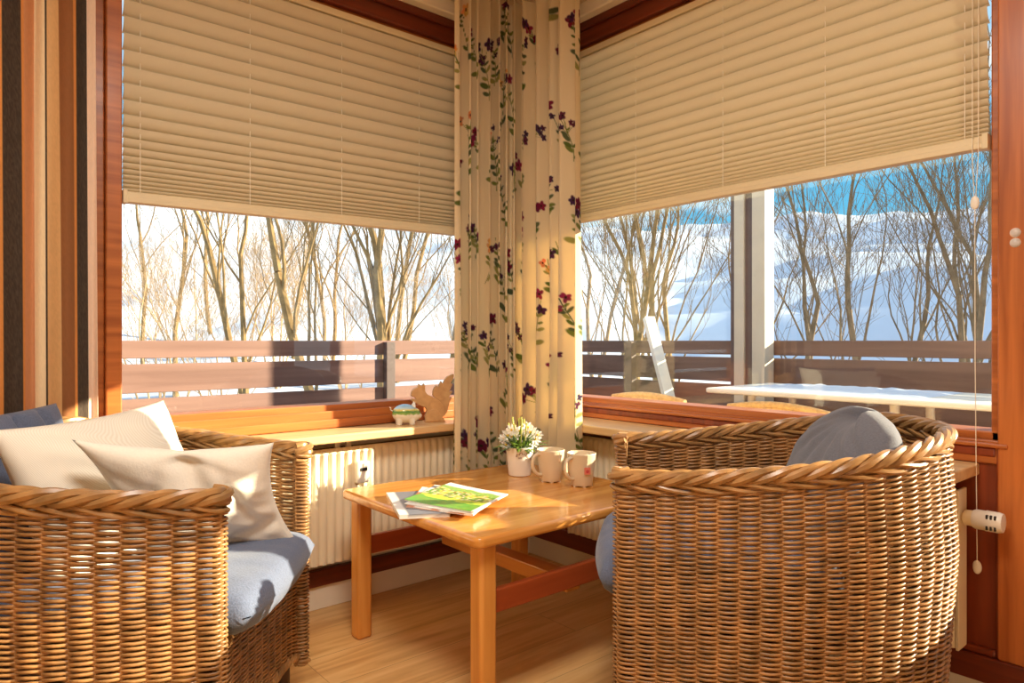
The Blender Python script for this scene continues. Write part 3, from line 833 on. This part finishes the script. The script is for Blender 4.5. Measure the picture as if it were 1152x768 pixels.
def teabag(mp, a, label, m, tl, sz):
    d_ = unit(a); mp = Vector(mp); t = thing('tea_bag', label, 'tea bag', mp + d_ * .047 + Vector((0, 0, .114)), a)
    MB().tube([(-.018, 0, -.03), (-.006, 0, .001), (.0012, 0, .002), (.003, 0, -.004), (-.001, 0, -tl)], .0009, 5).build('string', M_cord, t)
    MB().box(-.0052 - .0, -.0042, -sz, sz, -tl - sz * 1.9, -tl + .002).build('tag', m, t, smooth=False).location = (.0055 - .0, 0, 0)
    if m is M_tea:
        p = MB()
        p.lathe([(0, 0), (sz * .5, 0), (sz * .5, .0004), (0, .0004)], n=16)
        o = p.build('tag_print', plain('tag print', s2l(200, 70, 70), .7, .1, 90), t); o.rotation_euler = (0, PI / 2, 0); o.location = (.0014, 0, -tl - sz)
    return t
teabag(m2, math.radians(-112), 'pink tea bag tag hanging down the side of the right mug', M_tea, .046, .0115)
teabag(m1, math.radians(-92), 'pale tea bag string hanging down the side of the left mug', M_tagw, .028, .005)

# ---------------------------------------------------------------- flower pot
pf = thing('potted_flowers', 'white pot of white flowers and green leaves on the coffee table', 'plant', (-.497, -.50, ZT_))
MB().lathe([(0, .002), (.040, .002), (.041, .006), (.047, .06), (.0515, .103), (.053, .106), (.0515, .107), (.049, .103), (.047, .09), (0, .088)], n=40).build('pot', M_pot, pf, ang=60)
# small printed flowers on the pot
pp = MB(); r_ = random.Random(4)
for k in range(26):
    a = r_.uniform(-2.6, -.9); zz = .078 + .012 * math.sin(k * 1.3) + r_.uniform(-.008, .008); rr = .047 + (zz - .06) * .105 + .0006
    c = Vector((rr * math.cos(a), rr * math.sin(a), zz)); tt = Vector((-math.sin(a), math.cos(a), 0))
    pp.obox(c, tt * .0028, Vector((0, 0, .0022)), unit(a) * .0004)
pp.build('printed_sprigs', plain('pot print', s2l(176, 150, 136), .5, .4, 200), pf, smooth=False)
lf = MB(); lg = MB()
for k in range(190):
    a = r_.uniform(0, 2 * PI); el = r_.uniform(.1, 1.35); ln = r_.uniform(.045, .11)
    d_ = Vector((math.cos(a) * math.cos(el), math.sin(a) * math.cos(el), math.sin(el)))
    o_ = Vector((math.cos(a) * r_.uniform(0, .035), math.sin(a) * r_.uniform(0, .035), .092))
    sd = d_.cross(Vector((0, 0, 1))).normalized(); w_ = r_.uniform(.003, .008)
    up = sd.cross(d_)
    mid = o_ + d_ * ln * .6 + up * .004; tip = o_ + d_ * ln - Vector((0, 0, .012 * math.cos(el)))
    (lf if k % 3 else lg).add([o_, mid + sd * w_, tip, mid - sd * w_, mid + up * .002], [(0, 1, 4), (1, 2, 4), (2, 3, 4), (3, 0, 4)])
lf.build('leaves', M_leaf, pf, smooth=False); lg.build('leaves', M_leafg, pf, smooth=False)
fl0 = None
vw = Vector((-.6, -.75, .3))
for k, (dx, dz, s_) in enumerate(((-.046, .150, 1.1), (-.016, .128, 1), (.040, .162, 1.15), (.058, .135, .95), (.020, .108, 1), (-.050, .115, .9), (.0, .165, 1), (.030, .18, .9), (-.03, .172, .9), (.066, .150, .9), (.01, .145, 1), (-.03, .145, 1), (.05, .118, .9), (-.058, .135, .9))):
    px = Vector((.763 * dx, -.647 * dx, dz)) + Vector((-.647, -.763, 0)) * r_.uniform(-.01, .035)
    nrm = (vw + Vector((r_.uniform(-.6, .6), r_.uniform(-.6, .6), r_.uniform(-.2, .8)))).normalized()
    e1 = nrm.orthogonal().normalized(); e2 = nrm.cross(e1)
    g = MB()
    for q in range(8):
        a = q * PI / 4; d1 = e1 * math.cos(a) + e2 * math.sin(a); d2 = e2 * math.cos(a) - e1 * math.sin(a)
        g.add([px, px + d1 * .017 * s_ + d2 * .0065 * s_ + nrm * .003, px + d1 * .027 * s_ + nrm * .001, px + d1 * .017 * s_ - d2 * .0065 * s_ + nrm * .003], [(0, 1, 2, 3)])
    fo = g.build('flower', M_petal, pf, smooth=False)
    MB().ell(px + nrm * .002, (.005 * s_,) * 3, 8, 6).build('flower_centre', M_yellow, fo)
g = MB()
for k in range(9):
    a = r_.uniform(0, 2 * PI); g.tube([(.02 * math.cos(a), .02 * math.sin(a), .09), (.035 * math.cos(a), .035 * math.sin(a), .14), (.045 * math.cos(a), .045 * math.sin(a), .19 + r_.uniform(0, .03))], [.002, .002, .0035], 5)
g.build('stems', plain('yellow green stems', s2l(206, 206, 110), .6, .1, 40), pf)

# ---------------------------------------------------------------- squirrel and pig on the left sill
K = .000330
def outl(pts, cx_=680, by=672): return [((x - cx_) * K, (by - y) * K) for x, y in pts]
body = [(548, 672), (560, 640), (548, 600), (566, 560), (576, 520), (552, 488), (506, 470), (470, 452), (440, 436), (392, 412), (378, 392), (392, 372), (440, 388), (430, 366), (390, 352), (376, 336), (384, 318), (390, 286), (420, 256), (462, 240), (476, 196), (496, 222), (512, 226), (540, 194), (552, 230), (554, 290), (580, 330), (640, 358), (700, 388), (750, 430), (782, 490), (786, 560), (774, 620), (800, 650), (806, 672)]
tail = [(792, 612), (800, 560), (796, 490), (762, 426), (716, 384), (676, 358), (668, 330), (672, 280), (690, 246), (716, 216), (726, 240), (738, 232), (752, 204), (772, 168), (786, 190), (798, 200), (812, 160), (846, 120), (900, 92), (932, 84), (936, 116), (916, 160), (888, 206), (912, 200), (918, 216), (896, 262), (874, 306), (908, 292), (916, 306), (886, 350), (872, 384), (906, 366), (912, 382), (880, 430), (868, 492), (850, 552), (824, 590)]
sq = thing('squirrel_figure', 'pale wooden cutout squirrel with a bushy tail on the left sill', 'figurine', (-.606, -.10, .67), math.radians(-22))
def cut(name, pts, m, y0, y1):
    o = MB().prism(pts, y0, y1).build(name, m, sq, smooth=False, bevel=.0025, seg=2)
    o.rotation_euler = (PI / 2, 0, 0); return o
cut('body', outl(body), M_birch, -.011, .011)
cut('tail', outl(tail, 700), M_birch2, -.009, .009)
cut('hind_leg', outl([(556, 664), (566, 590), (600, 530), (650, 508), (706, 526), (744, 580), (760, 664)]), M_birch, .009, .0135)
g = MB()
pg = thing('pig_figure', 'small white porcelain pig with a painted flower back, beside the wooden squirrel', 'figurine', (-.745, -.105, .67), math.radians(-25))
g = MB()
g.ell((-.004, 0, .048), (.046, .034, .034), 24, 16); g.ell((.030, -.004, .044), (.022, .024, .024), 16, 12)
g.ell((.048, -.006, .040), (.008, .011, .010), 12, 8)
for x in (-.026, .02):
    for y in (-.015, .015): g.tube([(x, y, .03), (x, y, .008)], [.012, .010], 12)
pg.scale = (1.1, 1.1, 1.1)
pb = g.build('body', M_pig, pg); pb.location = (0, 0, -.008)
rm = pb.modifiers.new('Remesh', 'REMESH'); rm.mode = 'VOXEL'; rm.voxel_size = .0022; rm.use_smooth_shade = True
sm_ = pb.modifiers.new('Smooth', 'SMOOTH'); sm_.iterations = 6
for y in (-.018, .014):
    MB().add([(.018, y - .008, .068), (.03, y - .010, .062), (.030, y - .004, .084), (.024, y + .004, .066)], [(0, 1, 2), (1, 3, 2), (3, 0, 2), (0, 3, 1)]).build('ear', M_pot, pg, sub=0)
MB().tube([(-.048, 0, .05), (-.055, .004, .055), (-.054, -.003, .06), (-.058, 0, .064)], .002, 6).build('tail', M_pot, pg)

# suction hook on the right window post
hk = thing('suction_hook', 'small clear plastic suction hook stuck on the red window post', 'hook', (-.022, -1.915, 1.267), 0)
def disc(z_, r): return MB().lathe([(0, .006), (r * .5, .006), (r * .9, .003), (r, 0), (0, 0)], n=20)
for z_ in (.013, -.013):
    o = disc(0, .0125).build('suction_cup', M_clear, hk); o.rotation_euler = (0, -PI / 2, 0); o.location = (0, 0, z_)

# unseen light on the ceiling, added only to fill the room
lp = thing('ceiling_fill', 'added round fill light above the armchairs, out of view', 'fill light', (-1.75, -1.85, ZC))
lm, nt, b_, out = newmat('ceiling fill glow'); b_.inputs['Emission Color'].default_value = (1, .9, .75, 1); b_.inputs['Emission Strength'].default_value = 6
MB().lathe([(0, -.09), (.2, -.085), (.3, -.06), (.32, -.02), (.32, 0)], n=40).build('diffuser', lm, lp)
MB().lathe([(.33, -.03), (.345, -.03), (.345, 0), (.33, 0)], n=40).build('ring', M_white, lp)
la = D.lights.new('ceiling_fill_light', 'AREA'); la.shape = 'DISK'; la.size = .6; la.energy = 27; la.color = (1, .94, .85)
lo = D.objects.new('ceiling_fill_light', la); C.objects.link(lo); lo.location = (-1.75, -1.85, ZC - .1)

# low glowing shade behind the viewer, added to fill blinds and room from below
fl = thing('floor_fill', 'added low fill light with a round glowing shade, unseen behind the viewer', 'fill light', (-3.3, -4.2, 0))
lm2, nt, b_, out = newmat('low fill glow'); b_.inputs['Emission Color'].default_value = (1, .92, .80, 1); b_.inputs['Emission Strength'].default_value = 9
MB().lathe([(0, 0), (.16, 0), (.16, .02), (.02, .03), (.014, .05), (.014, .55), (0, .55)], n=28).build('stand', M_dark, fl, ang=50)
MB().lathe([(.001, .55), (.25, .55), (.21, .95), (.001, .95)], n=36).build('fill_shade', lm2, fl, ang=50)

# ---------------------------------------------------------------- balcony
structure(MB().box(-4.6, 2.35, .12, 2.0, -.2, -.02).box(.12, 2.35, -5.3, .12, -.2, -.02).build('balcony_floor', M_deck, smooth=False))
lr = thing('balcony_railing', 'weathered board railing across the left window view', 'railing', (0, 0, 0))
for z0, z1 in ((.90, 1.0), (.705, .868), (.45, .672), (.1, .41)):
    MB().box(-4.6, 2.2, 1.85, 1.88, z0, z1).build('board', M_board, lr, smooth=False, bevel=.004)
for x in (-3.4, -1.6, .30, 1.7):
    MB().box(x - .035, x + .035, 1.80, 1.85, -.02, .99).build('post', M_postd, lr, smooth=False, bevel=.004)
rr = thing('balcony_railing', 'dark board railing across the right window view', 'railing', (0, 0, 0))
for z0, z1 in ((.90, 1.0), (.705, .880), (.45, .685), (.1, .41)):
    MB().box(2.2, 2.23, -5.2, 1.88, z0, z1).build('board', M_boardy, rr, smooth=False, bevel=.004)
for y in (-3.6, -1.9, 1.2):
    MB().box(2.14, 2.2, y - .035, y + .035, -.02, .99).build('post', M_postd, rr, smooth=False, bevel=.004)
ps = thing('balcony_post', 'tall pale and brown post standing at the right railing', 'post', (2.12, .115, 0))
MB().box(-.06, .06, -.155, -.06, -.02, 2.75).build('pale_side', M_post, ps, smooth=False, bevel=.004)
MB().box(-.04, .04, -.06, .0, -.02, 2.75).build('brown_core', M_postd, ps, smooth=False)
MB().box(-.06, .06, .0, .075, -.02, 2.75).build('pale_side', M_post, ps, smooth=False, bevel=.004)
MB().box(-.03, .05, .075, .12, -.02, 2.75).build('brown_edge', M_postd, ps, smooth=False, bevel=.004)
gt = thing('garden_table', 'white garden table out on the balcony beyond the right window', 'table', (1.65, -.80, 0))
MB().box(-.36, .36, -.74, .70, .695, .725).build('tabletop', M_white, gt, smooth=False, bevel=.01, seg=3)
for x in (-.26, .26):
    for y in (-.3, .5):
        MB().tube([(x, y, -.02), (x * .9, y * .95, .70)], .022, 10).build('leg', M_white, gt)
sn = MB(); n = 40; V = []
for i in range(n + 1):
    for j in range(n + 1):
        u, v = -1 + 2 * i / n, -1 + 2 * j / n
        h_ = max(0, (1 - max(abs(u), abs(v)) ** 4)) * (.012 + .012 * noise.noise(Vector((u * 3, v * 7, 3))))
        V.append((1.72 + .26 * u, -.72 + .5 * v, .7255 + max(0, h_)))
tag(npmesh('table_snow', V, grid_faces(n + 1, n + 1), M_snow), 'thin snow lying on the white garden table', 'snow', kind='stuff')
def garden_chair(x, y, rz, label):
    t = thing('garden_chair', label, 'garden chair', (x, y, -.02), rz, 'tan garden chairs')
    g = MB()
    for k in range(9): g.box(-.22 + k * .05, -.22 + k * .05 + .046, -.22, .22, .415, .43)
    g.build('seat', M_gwick, t, smooth=False)
    g = MB(); nn = 15
    for k in range(nn):
        yy = -.22 + .44 * k / (nn - 1); g.tube([(-.22, yy, .42), (-.27, yy * 1.03, .62), (-.30, yy * .98, .72 + .03 * math.cos(yy * 6))], .009, 6)
    for k in range(14):
        zz = .44 + k * .021; f_ = (zz - .42) / .3; g.tube([(-.22 - .08 * f_ + .006 * (-1) ** k, -.225, zz), (-.24 - .08 * f_, 0, zz), (-.22 - .08 * f_, .225, zz)], .008, 6)
    for dz_ in (0, .022): g.tube([(-.298, -.22 + .44 * k / 14, .725 - dz_ + .03 * math.cos((-.22 + .44 * k / 14) * 6)) for k in range(15)], .014, 8)
    g.build('backrest', M_gwick, t)
    for sx in (-.2, .2):
        for sy in (-.2, .2): MB().tube([(sx, sy, 0), (sx, sy, .42)], .016, 8).build('leg', M_gwick, t)
    for sy in (-.23, .23): MB().tube([(-.26, sy, .60), (.0, sy * 1.05, .63), (.2, sy, .60), (.2, sy * .9, .42)], .014, 8).build('armrest', M_white, t)
    return t
garden_chair(.78, -.98, 0, 'tan woven garden chair at the near end of the balcony table')
garden_chair(.80, -.30, 0, 'tan woven garden chair at the far end of the balcony table')
tag(MB().obox((2.035, .72, .58), (.105, .27, .60), (-.040, .016, 0), (.010, .020, -.011)).build('leaning_plank', M_white, smooth=False, bevel=.003), 'white plank leaning on the dark railing beside the floral curtain', 'plank')

# ---------------------------------------------------------------- snowy ground, hill and trees
def ground_z(x, y):
    d_ = math.hypot(x, y); b_ = math.atan2(x, y)     # bearing from +y towards +x
    h_ = -2.6
    t_ = max(0, d_ - 10)
    crest = 22 + 4 * math.sin(b_ * 3 + 1.2) - 3 * math.cos(b_ * 2)
    s_ = min(1, t_ / 120); h_ += (crest + 2.6) * (s_ * s_ * (3 - 2 * s_)) ** .85
    h_ += 2.6 * noise.noise(Vector((x * .05, y * .05, 0))) * min(1, t_ / 20) + 1.1 * noise.noise(Vector((x * .2, y * .2, 2))) * min(1, t_ / 8)
    return h_
V = []; nb, nd = 150, 110
for i in range(nd + 1):
    d_ = 4 + 150 * (i / nd) ** 1.7
    for j in range(nb + 1):
        a = -1.3 + 4.0 * j / nb
        x, y = d_ * math.sin(a), d_ * math.cos(a); V.append((x, y, ground_z(x, y)))
structure(npmesh('snowy_hillside', V, grid_faces(nd + 1, nb + 1), M_snow))

def tree(x, y, hgt, r0, seed, stems, label, mat, spread=.5, lev=4, lean=0):
    r0 = r0 * .8
    r = random.Random(seed)
    z0 = ground_z(x, y) - .1
    o = thing('bare_tree', label, 'tree', (x, y, z0), 0, 'bare trees outside')
    tr, br = MB(), MB()
    def grow(p, d, ln, rad, level, mb):
        n = 5 if level < 2 else 3
        pts = [p.copy()]; q = p.copy(); dd = d.copy()
        for k in range(n):
            dd = (dd + Vector((r.uniform(-1, 1), r.uniform(-1, 1), r.uniform(-.4, .9))) * (.15 + .05 * level)).normalized()
            q = q + dd * ln / n; pts.append(q.copy())
        end = rad * (.62 if level == 0 else .45)
        rs = [rad + (end - rad) * k / n for k in range(n + 1)]
        mb.tube(pts, rs, 7 if level == 0 else 5 if level == 1 else 3, cap=False)
        if level >= lev: return
        nchild = (4, 4, 3, 2)[min(level, 3)]
        for k in range(nchild):
            f_ = .35 + .65 * (k + r.random()) / nchild if level else .45 + .55 * (k + r.random() * .6) / nchild
            i = min(n - 1, int(f_ * n)); u = f_ * n - i; u = min(1, max(0, u))
            b0 = pts[i].lerp(pts[i + 1], u); rb = (rs[i] + (rs[i + 1] - rs[i]) * u) * r.uniform(.34, .55)
            a = r.uniform(0, 2 * PI); side = dd.orthogonal().normalized(); side.rotate(Matrix.Rotation(a, 3, dd))
            nd_ = (dd * (1 - spread * .5) + side * r.uniform(.5, 1.0) * spread * 1.4 + Vector((0, 0, .25))).normalized()
            grow(b0, nd_, ln * r.uniform(.45, .72) * (1 - .3 * (f_ - .5)), max(.0045, rb), level + 1, br)
        if level: grow(pts[-1], dd, ln * .5, max(.004, end), level + 1, br)
        else: grow(pts[-1], (dd + Vector((r.uniform(-.3, .3), r.uniform(-.3, .3), 0))).normalized(), ln * .55, end, 1, br)
    for s_ in range(stems):
        a = s_ * 2 * PI / max(1, stems) + r.random()
        d0 = Vector((math.cos(a) * .16 * (stems > 1), math.sin(a) * .16 * (stems > 1), 1)).normalized()
        grow(Vector((math.cos(a) * .12 * (stems > 1), math.sin(a) * .12 * (stems > 1), 0)), d0, hgt * .55, r0, 0, tr)
    tr.build('trunk', mat, o); br.build('branches', mat, o)
    return o
T = [
 (3.5, 24.3, 9, .10, 1, 'slim bare tree at the far left of the left window view', .4),
 (3.8, 21.3, 10, .11, 1, 'thin bare tree second from the left in the left window view', .45),
 (7.2, 29.0, 12, .12, 1, 'distant bare tree left of the twin trunks in the left window view', .5),
 (3.0, 12.8, 10, .10, 1, 'bare tree, left one of the twin trunks in the left window view', .4),
 (3.6, 13.7, 10, .12, 1, 'bare tree, right one of the twin trunks in the left window view', .4),
 (8.7, 23.7, 11, .11, 1, 'bare tree behind the gap between the twin trunks and the forked tree', .5),
 (8.9, 21.0, 10, .10, 2, 'bare tree just left of the big forked tree in the left window view', .5),
 (3.3, 8.0, 9, .13, 3, 'big forked bare tree with yellowish trunks in the left window view', .35),
 (10.3, 18.5, 12, .12, 2, 'distant bare tree just right of the big forked tree', .5),
 (5.2, 8.4, 9, .12, 1, 'bare tree trunk next to the left edge of the floral curtain', .4),
 (11.9, 10.6, 9, .09, 2, 'distant bare tree next to the right edge of the floral curtain', .5),
 (7.8, 6.2, 9, .10, 1, 'bare tree left of the leaning plank in the right window view', .45),
 (8.7, 6.1, 9, .085, 3, 'bare tree of three stems above the leaning plank', .35),
 (10.4, 6.6, 9, .10, 2, 'two-stemmed bare tree between the leaning plank and the balcony post', .4),
 (10.1, 5.5, 8, .09, 1, 'bare tree just left of the pale balcony post', .5),
 (9.3, 3.6, 8, .075, 2, 'bushy bare tree just right of the pale balcony post', .55),
 (9.8, 1.9, 8, .085, 3, 'large spreading bare tree of three stems in the right window view', .45),
 (11.4, 1.8, 8, .085, 2, 'bare tree just right of the large spreading tree', .45),
 (14.2, 2.1, 9, .09, 2, 'bare tree at the right edge of the right window view', .5),
]
M_twig = plain('tan twigs', s2l(206, 172, 128), .9, .2, 6, .3)
for i, (x, y, h_, r0, st_, lab, spd) in enumerate(T):
    tree(x, y, h_, r0, 100 + i * 7, st_, lab, M_bark if x < 12 and y > 5 else M_barkd, spd)

SH = [(2.3, 16.5, 'tan leafless shrub at the far left beyond the left railing'), (4.2, 17.2, 'tan leafless shrub between the two thin trees at the left'),
 (7.0, 15.2, 'tan leafless shrub behind the middle of the left railing'),
       (9.4, 12.2, 'tan leafless shrub nearest the curtain in the left window view'),
       (6.8, 20.5, 'tan leafless shrub farther back behind the twin trunks')]
for i, (x, y, lab) in enumerate(SH):
    o = tree(x, y, 6.4, .04, 900 + i * 3, 6, lab, M_twig, .6)
    o.name = 'bare_shrub'; o['category'] = 'shrub'; o['group'] = 'bare shrubs outside'

# ---------------------------------------------------------------- sky, sun, camera
w = D.worlds.new('World'); bpy.context.scene.world = w; w.use_nodes = True
nt = w.node_tree; bg = nt.nodes['Background']
tc = N(nt, 'ShaderNodeTexCoord'); sp = N(nt, 'ShaderNodeSeparateXYZ'); nt.links.new(tc.outputs['Generated'], sp.inputs[0])
sky = ramp(nt, sp.outputs['Z'], [(0, (.92, .95, 1)), (.10, (.50, .76, .95)), (.17, (.10, .44, .70)), (.28, (.12, .44, .72)), (.45, (.62, .78, .95)), (1, (.5, .7, .95))])
mp = N(nt, 'ShaderNodeMapping'); mp.inputs['Scale'].default_value = (3, 3, 9); nt.links.new(tc.outputs['Generated'], mp.inputs[0])
nz = N(nt, 'ShaderNodeTexNoise'); nz.inputs['Scale'].default_value = 1.6; nz.inputs['Detail'].default_value = 5
nt.links.new(mp.outputs[0], nz.inputs['Vector'])
cl = ramp(nt, nz.outputs['Fac'], [(.50, (0, 0, 0)), (.72, (1, 1, 1))])
mx = N(nt, 'ShaderNodeMixRGB'); nt.links.new(cl.outputs[0], mx.inputs[0]); nt.links.new(sky.outputs[0], mx.inputs[1]); mx.inputs[2].default_value = (1.0, 1.0, 1.0, 1)
nt.links.new(mx.outputs[0], bg.inputs[0]); bg.inputs[1].default_value = 1.2
SAZ, SEL = math.radians(36), math.radians(17)
sd = Vector((-math.cos(SAZ) * math.cos(SEL), math.sin(SAZ) * math.cos(SEL), -math.sin(SEL)))
sl = D.lights.new('sun', 'SUN'); sl.energy = 14.5; sl.angle = math.radians(.6); sl.color = (1, .86, .62)
so = D.objects.new('sun', sl); C.objects.link(so); so.rotation_euler = sd.to_track_quat('-Z', 'Y').to_euler(); so.location = (5, -3, 5)
cam = D.cameras.new('camera'); co = D.objects.new('camera', cam); C.objects.link(co)
cam.sensor_width = 36; cam.lens = 770 / 1152 * 36; cam.clip_start = .05; cam.clip_end = 500
cam.shift_y = -1 / 1152
co.location = (-2.167, -2.425, 1.0); co.rotation_euler = (PI / 2, 0, -math.radians(40.3))
S = bpy.context.scene; S.camera = co
S.view_settings.view_transform = 'Standard'; S.view_settings.look = 'None'; S.view_settings.gamma = 1; S.view_settings.use_curve_mapping = False
S.view_settings.exposure = .2
S.cycles.max_bounces = 10; S.cycles.transparent_max_bounces = 24; S.cycles.diffuse_bounces = 6
S.cycles.caustics_reflective = False; S.cycles.caustics_refractive = False
